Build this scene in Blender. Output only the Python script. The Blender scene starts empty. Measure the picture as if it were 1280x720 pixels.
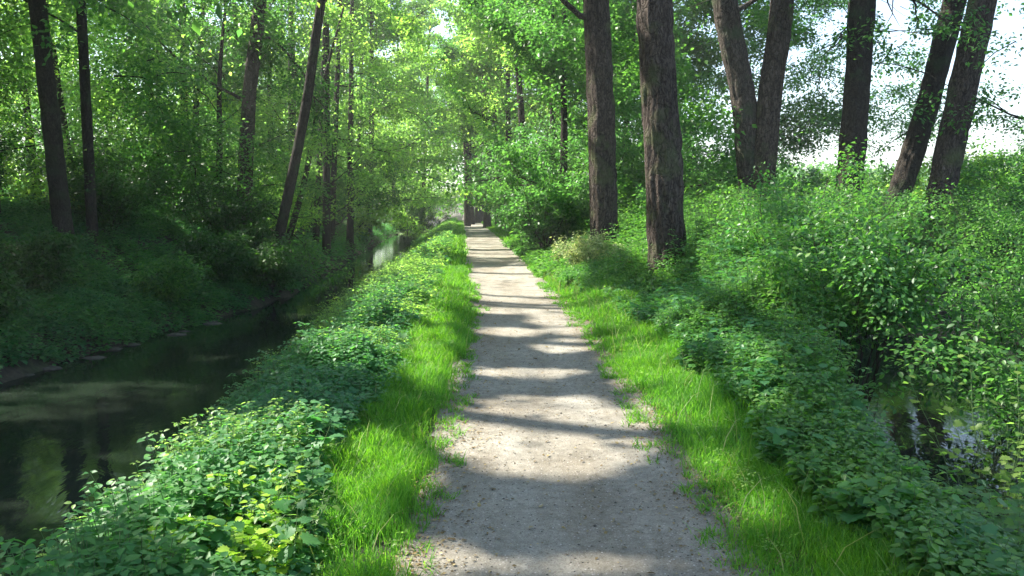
import bpy, math
import numpy as np

# ------------------------------------------------------------------ camera, sky, sun, exposure
S = bpy.context.scene
C = S.collection
rad = math.radians
PITCH = 6.0
EYE = 1.6
F = 1000.0
cam = bpy.data.cameras.new('camera')
cam.sensor_width = 36.0
cam.lens = 36.0 * F / 1280.0
cam.clip_start = 0.05
cam.clip_end = 3000
co = bpy.data.objects.new('camera', cam)
C.objects.link(co)
co.location = (0, 0, EYE)
co.rotation_euler = (rad(90 - PITCH), 0, 0)
S.camera = co

SUN_EL, SUN_AZ = 47.0, -66.0          # azimuth from +Y towards +X
SD = np.array([math.sin(rad(SUN_AZ)) * math.cos(rad(SUN_EL)), math.cos(rad(SUN_AZ)) * math.cos(rad(SUN_EL)), math.sin(rad(SUN_EL))])
w = bpy.data.worlds.new('World')
S.world = w
w.use_nodes = True
wn = w.node_tree
sky = wn.nodes.new('ShaderNodeTexSky')
sky.sky_type = 'NISHITA'
sky.sun_disc = False
sky.sun_elevation = rad(SUN_EL)
sky.sun_rotation = rad(SUN_AZ)
sky.air_density = 1.0
sky.dust_density = 1.6
sky.ozone_density = 1.0
wn.links.new(sky.outputs[0], wn.nodes['Background'].inputs[0])
wn.nodes['Background'].inputs[1].default_value = 0.115
sl = bpy.data.lights.new('sun', 'SUN')
sl.energy = 5.0
sl.angle = rad(0.8)
sl.color = (1.0, 0.95, 0.86)
so = bpy.data.objects.new('sun', sl)
C.objects.link(so)
from mathutils import Vector
so.rotation_euler = Vector(SD).to_track_quat('Z', 'Y').to_euler()
S.view_settings.view_transform = 'Standard'
S.view_settings.look = 'None'
S.view_settings.exposure = 2.0
S.view_settings.gamma = 1.0
S.view_settings.use_curve_mapping = False
S.render.engine = 'CYCLES'
cy = S.cycles
cy.max_bounces = 7
cy.diffuse_bounces = 4
cy.glossy_bounces = 3
cy.transmission_bounces = 5
cy.transparent_max_bounces = 4
cy.use_denoising = True
cy.sample_clamp_indirect = 6.0
cy.use_adaptive_sampling = True

# ------------------------------------------------------------------ small maths
R = np.random.RandomState


def vnoise(x, y, seed=0):
    """smooth value noise 0..1 on a unit grid"""
    x = np.asarray(x, float); y = np.asarray(y, float)
    xi = np.floor(x).astype(np.int64); yi = np.floor(y).astype(np.int64)
    fx = x - xi; fy = y - yi
    fx = fx * fx * (3 - 2 * fx); fy = fy * fy * (3 - 2 * fy)

    def h(a, b):
        n = (a * 374761393 + b * 668265263 + seed * 974711) & 0xffffffff
        n = ((n ^ (n >> 13)) * 1274126177) & 0xffffffff
        return ((n ^ (n >> 16)) & 0xffff) / 65535.0
    a = h(xi, yi); b = h(xi + 1, yi); c = h(xi, yi + 1); d = h(xi + 1, yi + 1)
    return (a * (1 - fx) + b * fx) * (1 - fy) + (c * (1 - fx) + d * fx) * fy


def fbm(x, y, seed=0, o=3):
    s = 0; t = 0; a = 1.0
    for k in range(o):
        s = s + a * vnoise(x * 2 ** k, y * 2 ** k, seed + k * 17); t += a; a *= .5
    return s / t


def nrm(v):
    v = np.asarray(v, float)
    return v / np.maximum(np.linalg.norm(v, axis=-1, keepdims=True), 1e-9)


def ss(a, b, x):
    t = np.clip((x - a) / (b - a), 0, 1)
    return t * t * (3 - 2 * t)


def ray(px, py, d):
    """world point seen at photo pixel (px,py) at distance d along +Y"""
    p = rad(PITCH)
    u = (px - 640) / F; v = (360 - py) / F
    dy = math.cos(p) + v * math.sin(p)
    dz = -math.sin(p) + v * math.cos(p)
    return np.array([u / dy * d, d, EYE + dz / dy * d])


def to_px(x, y, z):
    p = rad(PITCH)
    z = z - EYE
    zc = y * math.cos(p) - z * math.sin(p)
    yc = y * math.sin(p) + z * math.cos(p)
    zc = np.where(zc > .05, zc, .05)
    return 640 + F * x / zc, 360 - F * yc / zc


# ------------------------------------------------------------------ the lie of the land (metres)
I = lambda ys, xs: (lambda y: np.interp(y, ys, xs))
PL = I([-5, 3.3, 11, 17.8, 35, 80, 120], [-.42, -.46, -.60, -.97, -2.05, -4.9, -7.2])
PR = I([-5, 3.3, 11, 17.8, 35, 80, 120], [1.15, 1.10, 1.0, .56, -.45, -3.4, -5.6])
XL = I([-10, 6, 11, 17.7, 22, 30.7, 60, 80, 130], [-6.3, -6.6, -7.0, -6.1, -5.9, -6.7, -9.0, -10.5, -14])
XR = I([-10, 3, 6, 12.4, 20, 28.7, 60, 80, 130], [-2.6, -2.6, -2.85, -3.4, -3.9, -4.6, -6.9, -8.3, -12])
PE = I([-5, 3, 5, 8, 10.5, 12.0, 13.5, 15.5, 18, 30, 60, 100], [1.95, 1.9, 2.1, 2.75, 3.5, 4.0, 4.5, 5.0, 13, 17, 24, 34])
WL = -0.85      # stream level
PW = -0.6       # pond level


def H(x, y):
    x = np.asarray(x, float); y = np.asarray(y, float)
    n = fbm(x * .8, y * .8, 5) - .5
    n2 = fbm(x * 3, y * 3, 9) - .5
    pl = PL(y); pr = PR(y); xl = XL(y) + .5 * (fbm(y * .9, x * 0, 3) - .5) * 1.2; xr = XR(y); pe = PE(y)
    far = ss(2, 10, -(x - xl))
    h = np.zeros_like(x + y)
    # left verge down to the stream
    t = ss(0, 1, (pl - .75 - x) / np.maximum(pl - .75 - (xr - .4), .3))
    h = h - t * 1.25
    # bed to far bank
    bank = (-1.25 + ss(-.5, .7, xl - x) * .75 + ss(.3, 5.0, xl - x) * 1.75 + ss(4, 30, xl - x) * 1.6)
    h = np.where(x < xl + .5, np.maximum(bank, -1.25), h)
    # right side
    r = ss(-.2, 1.4, x - pe)
    h = np.where(x > 0, h - r * 1.2, h)
    far_shore = ss(110, 150, x) * 2.2
    h = np.where(x > 60, h + far_shore, h)
    off = np.clip(np.minimum(np.abs(x - pl), np.abs(x - pr)), 0, 1)
    inside = (x > pl) & (x < pr)
    amp = np.where(inside, 0, off)
    h = h + n * .28 * amp + n2 * .06 * amp
    c = (x - (pl + pr) / 2) / (pr - pl)
    h = h + np.where(inside, -.025 * np.cos(c * math.pi) * .7 + .02 * (fbm(x * 1.5, y * .9, 31) - .5), 0)
    h = h + ss(125, 190, y) * 3
    return h


# light reaching the lane: which spots on the ground the canopy leaves open (photo pixels of their centres, radii)
LIT = [(690, 545, 135, 46), (655, 361, 95, 23), (640, 388, 55, 5), (720, 395, 60, 22), (715, 338, 45, 30), (640, 415, 40, 6), (715, 432, 50, 8),
       (660, 466, 70, 5), (810, 455, 55, 35), (850, 505, 60, 34), (700, 705, 150, 12), (820, 660, 60, 5), (560, 700, 60, 24),
       (470, 455, 62, 34), (548, 470, 30, 26), (500, 400, 75, 26), (560, 360, 40, 26), (455, 600, 85, 40), (410, 680, 90, 55), (270, 635, 175, 72), (360, 700, 120, 62),
       (505, 345, 50, 16), (620, 318, 60, 4), (600, 300, 45, 3), (600, 287, 30, 3), (590, 276, 30, 4), (655, 338, 60, 5), (960, 430, 110, 40),
       (1000, 520, 50, 40), (1180, 330, 120, 60), (900, 560, 40, 50), (940, 330, 80, 30), (760, 300, 70, 30), (1130, 470, 90, 30), (560, 315, 25, 5),
       (950, 640, 40, 30), (1010, 470, 60, 60), (890, 380, 60, 40), (1080, 380, 60, 40), (540, 430, 40, 18), (780, 400, 40, 20)]
SOFT = [(640, 620, 170, 24), (720, 445, 100, 14)]


def lit(gx, gy, gz=0.0):
    px, py = to_px(gx, gy, np.zeros_like(gx) + gz)
    wob = (fbm(gx * 2.2, gy * 2.2, 77) - .5)
    v = np.zeros_like(gx)
    for (cx, cy_, rx, ry) in LIT:
        q = ((px - cx) / (rx * 1.08)) ** 2 + ((py - cy_) / (ry * 1.12)) ** 2
        v = np.maximum(v, 1 - ss(.8, 1.25, q + wob * .9))
    small = fbm(gx * 1.1 + 3, gy * 2.0, 41, 2)
    v = np.maximum(v, ss(.70, .78, small) * .8)
    far = ss(20, 26, gy) * ss(.5, .6, vnoise(gx * .15, gy * .33, 8))
    v = np.maximum(v, far)
    v = np.where((gy < .5) | (gx < -3.4 - gy * .06) | (gx > 12), ss(.6, .72, small) * .8, v)
    return v


# ------------------------------------------------------------------ mesh building
def mesh_obj(name, V, faces_list, mats, parent=None, smooth=False, loc=None, mat_idx=None):
    """faces_list: list of (n,k) int arrays; mats: list of materials; mat_idx: a material number per array"""
    V = np.asarray(V, np.float32).reshape(-1, 3)
    m = bpy.data.meshes.new(name)
    m.vertices.add(len(V))
    m.vertices.foreach_set('co', V.ravel())
    loops = np.concatenate([np.asarray(f, np.int32).ravel() for f in faces_list])
    tot = np.concatenate([np.full(len(f), f.shape[1], np.int32) for f in faces_list])
    st = np.concatenate([[0], np.cumsum(tot)[:-1]]).astype(np.int32)
    m.loops.add(len(loops))
    m.loops.foreach_set('vertex_index', loops)
    m.polygons.add(len(tot))
    m.polygons.foreach_set('loop_start', st)
    m.polygons.foreach_set('loop_total', tot)
    if mat_idx is not None:
        mi = np.concatenate([np.full(len(f), k, np.int32) for f, k in zip(faces_list, mat_idx)])
        m.polygons.foreach_set('material_index', mi)
    if smooth:
        m.polygons.foreach_set('use_smooth', np.ones(len(tot), bool))
    m.update(calc_edges=True)
    for mt in mats:
        m.materials.append(mt)
    o = bpy.data.objects.new(name, m)
    C.objects.link(o)
    if parent is not None:
        o.parent = parent
    if loc is not None:
        o.location = loc
    return o


class MB:
    """collects pieces with per-piece material index"""
    def __init__(self):
        self.V = []; self.F = []; self.M = []; self.n = 0

    def add(self, V, F, mi=0):
        V = np.asarray(V, float).reshape(-1, 3)
        if len(V) == 0:
            return
        for f in (F if isinstance(F, list) else [F]):
            self.F.append(np.asarray(f, np.int64) + self.n); self.M.append(mi)
        self.V.append(V); self.n += len(V)

    def build(self, name, mats, parent=None, smooth=False, off=None):
        V = np.concatenate(self.V)
        if off is not None:
            V = V - np.asarray(off)
        # merge arrays of same width+material
        groups = {}
        for f, mi in zip(self.F, self.M):
            groups.setdefault((f.shape[1], mi), []).append(f)
        fl = []; mi = []
        for (k, m_), fs in groups.items():
            fl.append(np.concatenate(fs)); mi.append(m_)
        return mesh_obj(name, V, fl, mats if isinstance(mats, list) else [mats], parent, smooth, mat_idx=mi)


def tag(o, label=None, cat=None, group=None, kind=None):
    if label: o['label'] = label
    if cat: o['category'] = cat
    if group: o['group'] = group
    if kind: o['kind'] = kind
    return o


def empty(name, loc, label, cat, group=None):
    o = bpy.data.objects.new(name, None)
    C.objects.link(o)
    o.location = tuple(float(v) for v in loc)
    o.empty_display_size = .2
    return tag(o, label, cat, group)


# leaf outlines: (x along the midrib, y across, z) and faces
def fan(half, z=.0, droop=-.10):
    """symmetric leaf from half outline [(x,y)...], folded on the midrib"""
    xs = [p[0] for p in half]
    mid = [(x, 0, z * 0 + droop * x * x) for x in xs]
    V = [(0, 0, 0)] + [(x, 0, droop * x * x) for x in xs] + [(x, y, droop * x * x + .22 * y) for x, y in half] + [(x, -y, droop * x * x + .22 * y) for x, y in half] + [(1, 0, droop)]
    n = len(xs)
    m = lambda i: 1 + i
    l = lambda i: 1 + n + i
    r = lambda i: 1 + 2 * n + i
    tip = 1 + 3 * n
    tri = [(0, m(0), l(0)), (0, r(0), m(0)), (m(n - 1), tip, l(n - 1)), (m(n - 1), r(n - 1), tip)]
    quad = []
    for i in range(n - 1):
        quad.append((m(i), m(i + 1), l(i + 1), l(i)))
        quad.append((m(i), r(i), r(i + 1), m(i + 1)))
    return np.array(V, float), [np.array(tri), np.array(quad)]


LEAF_FAR = (np.array([(0, 0, 0), (.45, .30, .07), (1, 0, -.08), (.45, -.30, .07)], float), [np.array([(0, 2, 1), (0, 3, 2)])])
LEAF_MID = (np.array([(0, 0, 0), (.25, .24, .06), (.62, .27, .04), (1, 0, -.12), (.62, -.27, .04), (.25, -.24, .06), (.5, 0, -.02)], float),
            [np.array([(0, 6, 1), (1, 6, 2), (2, 6, 3), (3, 6, 4), (4, 6, 5), (5, 6, 0)])])
LEAF_NETTLE = fan([(.06, .22), (.16, .30), (.2, .37), (.32, .34), (.37, .38), (.50, .29), (.55, .31), (.68, .19), (.73, .2), (.86, .08)], droop=-.16)
_ml = [(0.0, .0), (-.06, .20), (.10, .42), (.16, .33), (.34, .56), (.40, .42), (.62, .50), (.56, .30), (.80, .30), (.74, .14)]


def lobed():
    pts = [(0, 0), (-.10, .26), (.04, .30), (.10, .50), (.24, .42), (.42, .60), (.46, .42), (.64, .46), (.62, .28), (.84, .26), (.84, .12)]
    V = [(.3, 0, .02)]
    for x, y in pts[0:]:
        V.append((x, y, .12 * y - .12 * x * x))
    V.append((1.02, 0, -.14))
    for x, y in reversed(pts[1:]):
        V.append((x, -y, .12 * y - .12 * x * x))
    n = len(V) - 1
    return np.array(V, float), [np.array([(0, 1 + (i + 1) % n, 1 + i) for i in range(n)])]


LEAF_LOBED = lobed()


def leaves(mb, P, A, N, size, shape, mi=0):
    """P base points, A direction of the midrib, N rough normal, size per leaf"""
    P = np.asarray(P, float)
    if len(P) == 0:
        return
    T, Fs = shape
    A = nrm(A)
    B = nrm(np.cross(N, A)); N2 = np.cross(A, B)
    size = np.asarray(size, float).reshape(-1, 1, 1)
    k = len(T)
    V = P[:, None, :] + size * (T[None, :, 0:1] * A[:, None, :] + T[None, :, 1:2] * B[:, None, :] + T[None, :, 2:3] * N2[:, None, :])
    base = (np.arange(len(P)) * k)[:, None, None]
    mb.add(V.reshape(-1, 3), [(f[None] + base).reshape(-1, f.shape[1]) for f in Fs], mi)


def tube(mb, pts, rads, sides=6, mi=0, ridge=0, seed=0, cap=True):
    pts = np.asarray(pts, float); rads = np.asarray(rads, float)
    n = len(pts)
    t = np.gradient(pts, axis=0); t = nrm(t)
    up = np.array([0., 1., 0.]) if abs(t[0, 2]) > .6 else np.array([0., 0., 1.])
    u = nrm(np.cross(t, up)); v = np.cross(t, u)
    a = np.linspace(0, 2 * math.pi, sides, endpoint=False)
    rr = np.repeat(rads[:, None], sides, 1)
    if ridge:
        L = np.concatenate([[0], np.cumsum(np.linalg.norm(np.diff(pts, axis=0), axis=1))])
        aa, ll = np.meshgrid(a, L)
        cx = np.cos(aa); sx = np.sin(aa)
        lump = fbm(cx * 1.3 + ll * .7 + seed, sx * 1.3 + ll * .35, seed, 3) - .5
        k = np.abs(fbm(aa * 3.2 + .25 * np.sin(ll * 3 + seed), ll * 1.6 + seed * 3, seed + 5, 3) - .5) * 2
        per = np.abs(vnoise((aa / (2 * math.pi)) * 26 + .9 * vnoise(ll * 1.8, aa * 0 + seed, 4), ll * 2.4, seed + 9) - .5) * 2
        seam = ss(0, .35, aa) * ss(0, .35, 2 * math.pi - aa)
        rr = rr * (1 + lump * .22 * ridge * seam) + ridge * seam * (per * .042 + k * .02 - .03) * np.minimum(1, rr / .2)
    V = pts[:, None, :] + rr[..., None] * (np.cos(a)[None, :, None] * u[:, None, :] + np.sin(a)[None, :, None] * v[:, None, :])
    i = np.arange(n - 1)[:, None] * sides; j = np.arange(sides)[None, :]; j2 = (j + 1) % sides
    F_ = np.stack([i + j, i + j2, i + sides + j2, i + sides + j], -1).reshape(-1, 4)
    fs = [F_]
    V = V.reshape(-1, 3)
    if cap and sides > 3:
        V = np.concatenate([V, pts[-1:] + t[-1:] * rads[-1] * .3])
        e = (n - 1) * sides
        fs.append(np.stack([e + j[0], e + j2[0], np.full(sides, n * sides)], -1))
    mb.add(V, fs, mi)


def smooth_path(ctrl, n):
    """Catmull-Rom through control points"""
    c = np.asarray(ctrl, float)
    c = np.vstack([2 * c[0] - c[1], c, 2 * c[-1] - c[-2]])
    m = len(c) - 3
    t = np.linspace(0, m - 1e-6, n)
    i = t.astype(int); f = (t - i)[:, None]
    a, b, d, e = c[i], c[i + 1], c[i + 2], c[i + 3]
    return .5 * ((2 * b) + (-a + d) * f + (2 * a - 5 * b + 4 * d - e) * f ** 2 + (-a + 3 * b - 3 * d + e) * f ** 3)


# ------------------------------------------------------------------ materials
def new_mat(name):
    m = bpy.data.materials.new(name)
    m.use_nodes = True
    nt = m.node_tree
    b = nt.nodes['Principled BSDF']
    return m, nt, b


def ramp(nt, stops, src):
    r = nt.nodes.new('ShaderNodeValToRGB')
    e = r.color_ramp.elements
    while len(e) < len(stops):
        e.new(.5)
    for i, (p, c) in enumerate(stops):
        e[i].position = p; e[i].color = (*c, 1)
    nt.links.new(src, r.inputs[0])
    return r.outputs[0]


def noise(nt, scale, detail=4, coord='Object', stretch=None, rough=.55, dist=0):
    tc = nt.nodes.new('ShaderNodeTexCoord')
    n = nt.nodes.new('ShaderNodeTexNoise')
    n.inputs['Scale'].default_value = scale
    n.inputs['Detail'].default_value = detail
    n.inputs['Roughness'].default_value = rough
    n.inputs['Distortion'].default_value = dist
    if stretch:
        mp = nt.nodes.new('ShaderNodeMapping')
        mp.inputs['Scale'].default_value = stretch
        nt.links.new(tc.outputs[coord], mp.inputs[0]); nt.links.new(mp.outputs[0], n.inputs['Vector'])
    else:
        nt.links.new(tc.outputs[coord], n.inputs['Vector'])
    return n.outputs['Fac']


def mixc(nt, fac, a, b, mode='MIX'):
    m = nt.nodes.new('ShaderNodeMix'); m.data_type = 'RGBA'; m.blend_type = mode
    for sock, val in ((m.inputs[0], fac), (m.inputs[6], a), (m.inputs[7], b)):
        if hasattr(val, 'is_linked'): nt.links.new(val, sock)
        elif isinstance(val, (int, float)): sock.default_value = val
        else: sock.default_value = (*val, 1)
    return m.outputs[2]


def leaf_mat(name, c_dark, c_mid, c_light, trans, tf=.45, rough=.42, spec=.35, patch=.35):
    m, nt, b = new_mat(name)
    g = nt.nodes.new('ShaderNodeNewGeometry')
    col = ramp(nt, [(0, c_dark), (.5, c_mid), (1, c_light)], g.outputs['Random Per Island'])
    n = noise(nt, patch, 2)
    col = mixc(nt, ramp(nt, [(.35, (0, 0, 0)), (.65, (1, 1, 1))], n), col, mixc(nt, 1.0, col, (1.25, 1.12, .7), 'MULTIPLY'))
    nt.links.new(col, b.inputs['Base Color'])
    b.inputs['Roughness'].default_value = rough
    b.inputs['Specular IOR Level'].default_value = spec
    t = nt.nodes.new('ShaderNodeBsdfTranslucent')
    nt.links.new(mixc(nt, 1.0, col, trans, 'MULTIPLY'), t.inputs[0])
    mx = nt.nodes.new('ShaderNodeMixShader'); mx.inputs[0].default_value = tf
    nt.links.new(b.outputs[0], mx.inputs[1]); nt.links.new(t.outputs[0], mx.inputs[2])
    nt.links.new(mx.outputs[0], nt.nodes['Material Output'].inputs[0])
    return m


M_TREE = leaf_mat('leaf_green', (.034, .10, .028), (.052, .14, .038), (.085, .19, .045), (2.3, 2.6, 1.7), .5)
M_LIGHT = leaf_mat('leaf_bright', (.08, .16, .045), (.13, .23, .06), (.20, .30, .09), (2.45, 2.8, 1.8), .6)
M_LAKE = leaf_mat('leaf_blue_green', (.03, .085, .03), (.045, .12, .04), (.065, .16, .045), (2.2, 2.6, 1.4), .45)
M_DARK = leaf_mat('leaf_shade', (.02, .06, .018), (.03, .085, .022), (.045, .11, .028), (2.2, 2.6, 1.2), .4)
M_NETTLE = leaf_mat('nettle_leaf', (.034, .12, .052), (.048, .155, .064), (.075, .20, .072), (2.2, 2.6, 1.2), .4, .5, .3, .8)
M_BRAMBLE = leaf_mat('bramble_leaf', (.035, .11, .032), (.055, .155, .040), (.11, .22, .06), (2.2, 2.6, 1.2), .4, .4, .4, .8)
M_YOUNG = leaf_mat('young_leaf', (.20, .34, .04), (.28, .44, .05), (.36, .50, .09), (2.0, 2.1, 1.2), .5, .4, .4, 2)
M_PALE = leaf_mat('pale_leaf', (.16, .24, .10), (.24, .32, .15), (.36, .40, .25), (1.6, 1.6, 1.3), .4, .5, .3, 2)
M_RED = leaf_mat('dead_leaf', (.13, .055, .04), (.22, .10, .07), (.32, .18, .13), (1.6, 1.4, 1.2), .3, .7, .2, 2)
M_GRASS = leaf_mat('grass_blade', (.045, .15, .018), (.075, .22, .024), (.14, .29, .045), (2.1, 2.2, 1.0), .45, .5, .3, 1.2)
M_STRAW = leaf_mat('litter', (.10, .075, .045), (.19, .15, .09), (.30, .26, .16), (1.2, 1.2, 1.1), .2, .8, .1, 3)


def bark_mat(name, c0, c1, c2, scale=1.0, bump=.7, moss=None):
    m, nt, b = new_mat(name)
    n1 = noise(nt, 13 * scale, 9, stretch=(1, 1, .26), rough=.72, dist=.9)
    n2 = noise(nt, 2.0 * scale, 4)
    n3 = noise(nt, 60 * scale, 5, stretch=(1, 1, .35), rough=.7)
    col = ramp(nt, [(.30, c0), (.5, c1), (.72, c2)], n1)
    col = mixc(nt, ramp(nt, [(.3, (.0, .0, .0)), (.75, (.55, .55, .55))], n3), col, c0)
    tc = nt.nodes.new('ShaderNodeTexCoord'); mp = nt.nodes.new('ShaderNodeMapping'); mp.inputs['Scale'].default_value = (1, 1, .3)
    wn_ = nt.nodes.new('ShaderNodeTexNoise'); wn_.inputs['Scale'].default_value = 5 * scale; wn_.inputs['Detail'].default_value = 3
    nt.links.new(tc.outputs['Object'], wn_.inputs['Vector'])
    va = nt.nodes.new('ShaderNodeVectorMath'); va.operation = 'MULTIPLY_ADD'; va.inputs[1].default_value = (.25, .25, .25)
    nt.links.new(wn_.outputs['Color'], va.inputs[0]); nt.links.new(tc.outputs['Object'], va.inputs[2])
    nt.links.new(va.outputs[0], mp.inputs[0])
    vr = nt.nodes.new('ShaderNodeTexVoronoi'); vr.feature = 'DISTANCE_TO_EDGE'; vr.inputs['Scale'].default_value = 15 * scale
    nt.links.new(mp.outputs[0], vr.inputs['Vector'])
    crack = ramp(nt, [(.0, (0, 0, 0)), (.11, (.75, .75, .75)), (.3, (1, 1, 1))], vr.outputs['Distance'])
    col = mixc(nt, crack, mixc(nt, 1.0, col, (.42, .4, .38), 'MULTIPLY'), col)
    if moss:
        col = mixc(nt, ramp(nt, [(.52, (0, 0, 0)), (.70, (.7, .7, .7))], n2), col, moss)
    nt.links.new(col, b.inputs['Base Color'])
    b.inputs['Roughness'].default_value = .92
    b.inputs['Specular IOR Level'].default_value = .15
    add = nt.nodes.new('ShaderNodeMath'); add.operation = 'MULTIPLY_ADD'
    nt.links.new(n3, add.inputs[0]); add.inputs[1].default_value = .35; nt.links.new(n1, add.inputs[2])
    add2 = nt.nodes.new('ShaderNodeMath'); add2.operation = 'MULTIPLY_ADD'; nt.links.new(crack, add2.inputs[0]); add2.inputs[1].default_value = .5; nt.links.new(add.outputs[0], add2.inputs[2]); add = add2
    bp = nt.nodes.new('ShaderNodeBump'); bp.inputs['Strength'].default_value = bump; bp.inputs['Distance'].default_value = .06
    nt.links.new(add.outputs[0], bp.inputs['Height']); nt.links.new(bp.outputs[0], b.inputs['Normal'])
    return m


M_BARK = bark_mat('bark_brown', (.030, .023, .019), (.095, .074, .061), (.20, .163, .135), 1, .9, (.10, .12, .05))
M_BARK2 = bark_mat('bark_grey', (.035, .030, .026), (.095, .078, .064), (.18, .15, .125), 1, .8, (.06, .085, .04))
M_BARK3 = bark_mat('bark_dark', (.02, .017, .014), (.05, .042, .034), (.09, .078, .062), 1.3, .6, (.035, .055, .025))
M_TWIG = bark_mat('twig', (.03, .022, .015), (.06, .045, .03), (.10, .08, .055), 3, .3)
m_, nt_, b_ = new_mat('plant_stem')
nt_.links.new(ramp(nt_, [(.3, (.05, .12, .03)), (.7, (.11, .17, .05))], noise(nt_, 6)), b_.inputs['Base Color'])
b_.inputs['Roughness'].default_value = .7
M_STEM = m_

# soil with litter
m_, nt_, b_ = new_mat('soil')
col = ramp(nt_, [(.3, (.022, .017, .012)), (.5, (.055, .042, .030)), (.7, (.10, .080, .055))], noise(nt_, 9, 8, rough=.7))
col = mixc(nt_, ramp(nt_, [(.45, (0, 0, 0)), (.6, (1, 1, 1))], noise(nt_, 1.1, 4)), col, mixc(nt_, 1.0, col, (.55, .95, .45), 'MULTIPLY'))
nt_.links.new(col, b_.inputs['Base Color'])
b_.inputs['Roughness'].default_value = .95
bp = nt_.nodes.new('ShaderNodeBump'); bp.inputs['Strength'].default_value = .8; bp.inputs['Distance'].default_value = .06
nt_.links.new(noise(nt_, 22, 8, rough=.7), bp.inputs['Height']); nt_.links.new(bp.outputs[0], b_.inputs['Normal'])
M_SOIL = m_

# trodden earth and fine grit
m_, nt_, b_ = new_mat('path_grit')
big = noise(nt_, .9, 5, rough=.6)
mid_ = noise(nt_, 14, 8, rough=.72)
fine = noise(nt_, 130, 6, rough=.75)
col = ramp(nt_, [(.32, (.215, .20, .16)), (.5, (.295, .278, .228)), (.68, (.375, .355, .298))], mid_)
col = mixc(nt_, ramp(nt_, [(.36, (.8, .8, .8)), (.62, (0, 0, 0))], big), col, mixc(nt_, 1.0, col, (.70, .66, .62), 'MULTIPLY'))
col = mixc(nt_, ramp(nt_, [(.40, (1, 1, 1)), (.50, (0, 0, 0))], fine), col, mixc(nt_, 1.0, col, (.62, .58, .54), 'MULTIPLY'))
col = mixc(nt_, ramp(nt_, [(.60, (0, 0, 0)), (.70, (1, 1, 1))], fine), col, (.44, .42, .37))
trk = noise(nt_, 2.6, 5, stretch=(1, .14, 1), rough=.6)
col = mixc(nt_, ramp(nt_, [(.40, (.75, .75, .75)), (.56, (0, 0, 0))], trk), col, mixc(nt_, 1.0, col, (.78, .74, .69), 'MULTIPLY'))
vo = nt_.nodes.new('ShaderNodeTexVoronoi'); vo.inputs['Scale'].default_value = 42
tc = nt_.nodes.new('ShaderNodeTexCoord'); nt_.links.new(tc.outputs['Object'], vo.inputs['Vector'])
sp = ramp(nt_, [(.0, (1, 1, 1)), (.16, (1, 1, 1)), (.22, (0, 0, 0))], vo.outputs['Distance'])
vcol = ramp(nt_, [(.0, (.12, .10, .085)), (.5, (.30, .26, .22)), (1, (.50, .47, .43))], vo.outputs['Color'])
col = mixc(nt_, sp, col, vcol)
nt_.links.new(col, b_.inputs['Base Color'])
b_.inputs['Roughness'].default_value = .9
b_.inputs['Specular IOR Level'].default_value = .25
ad = nt_.nodes.new('ShaderNodeMath'); ad.operation = 'MULTIPLY_ADD'
nt_.links.new(fine, ad.inputs[0]); ad.inputs[1].default_value = .5; nt_.links.new(mid_, ad.inputs[2])
bp = nt_.nodes.new('ShaderNodeBump'); bp.inputs['Strength'].default_value = .75; bp.inputs['Distance'].default_value = .02
nt_.links.new(ad.outputs[0], bp.inputs['Height']); nt_.links.new(bp.outputs[0], b_.inputs['Normal'])
M_PATH = m_


def water_mat(name, colr, sc, dist, bumpd, rough):
    m, nt, b = new_mat(name)
    nt.links.new(ramp(nt, [(.35, tuple(c * .8 for c in colr)), (.65, tuple(c * 1.25 for c in colr))], noise(nt, .5, 3)), b.inputs['Base Color'])
    b.inputs['Roughness'].default_value = rough
    b.inputs['IOR'].default_value = 1.33
    b.inputs['Specular IOR Level'].default_value = .5
    n = noise(nt, sc, 4, stretch=(1.0, .45, 1), dist=dist)
    bp = nt.nodes.new('ShaderNodeBump'); bp.inputs['Strength'].default_value = .5; bp.inputs['Distance'].default_value = bumpd
    nt.links.new(n, bp.inputs['Height']); nt.links.new(bp.outputs[0], b.inputs['Normal'])
    return m


M_STREAM = water_mat('stream_water', (.013, .019, .013), 2.2, .8, .012, .05)
M_POND = water_mat('pond_water', (.012, .014, .012), 2.0, .6, .012, .03)

m_, nt_, b_ = new_mat('stone')
nt_.links.new(ramp(nt_, [(.3, (.03, .027, .02)), (.7, (.08, .07, .055))], noise(nt_, 12, 6)), b_.inputs['Base Color'])
b_.inputs['Roughness'].default_value = .85
M_STONE = m_

# ------------------------------------------------------------------ ground, path, water
def axis(parts):
    return np.unique(np.concatenate([np.arange(a, b, s) for a, b, s in parts]))


gx = axis([(-600, -60, 40), (-60, -16, 3), (-16, -8, .5), (-8, 7, .13), (7, 16, .5), (16, 60, 3), (60, 640, 20)])
gy = axis([(-60, -4, 8), (-4, 1, .5), (1, 14, .14), (14, 40, .35), (40, 130, 1.5), (130, 900, 40)])
X, Y = np.meshgrid(gx, gy)
Z = H(X, Y)
nx, ny = len(gx), len(gy)
i, j = np.meshgrid(np.arange(nx - 1), np.arange(ny - 1))
q = (j * nx + i).ravel()
ground = mesh_obj('ground', np.stack([X, Y, Z], -1), [np.stack([q, q + 1, q + nx + 1, q + nx], -1)], [M_SOIL], smooth=True)
tag(ground, kind='structure')

py_ = axis([(-4, 2, .25), (2, 14, .06), (14, 40, .15), (40, 125, .6)])
cols = 26
tt = np.linspace(0, 1, cols)
el = .06 * (fbm(py_ * 1.6, py_ * 0, 51, 4) - .5) * 2
er = .06 * (fbm(py_ * 1.4, py_ * 0 + 7, 52, 4) - .5) * 2
l = PL(py_) + el - .10; r = PR(py_) + er + .10
X = l[:, None] + (r - l)[:, None] * tt; Y = np.repeat(py_[:, None], cols, 1)
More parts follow.
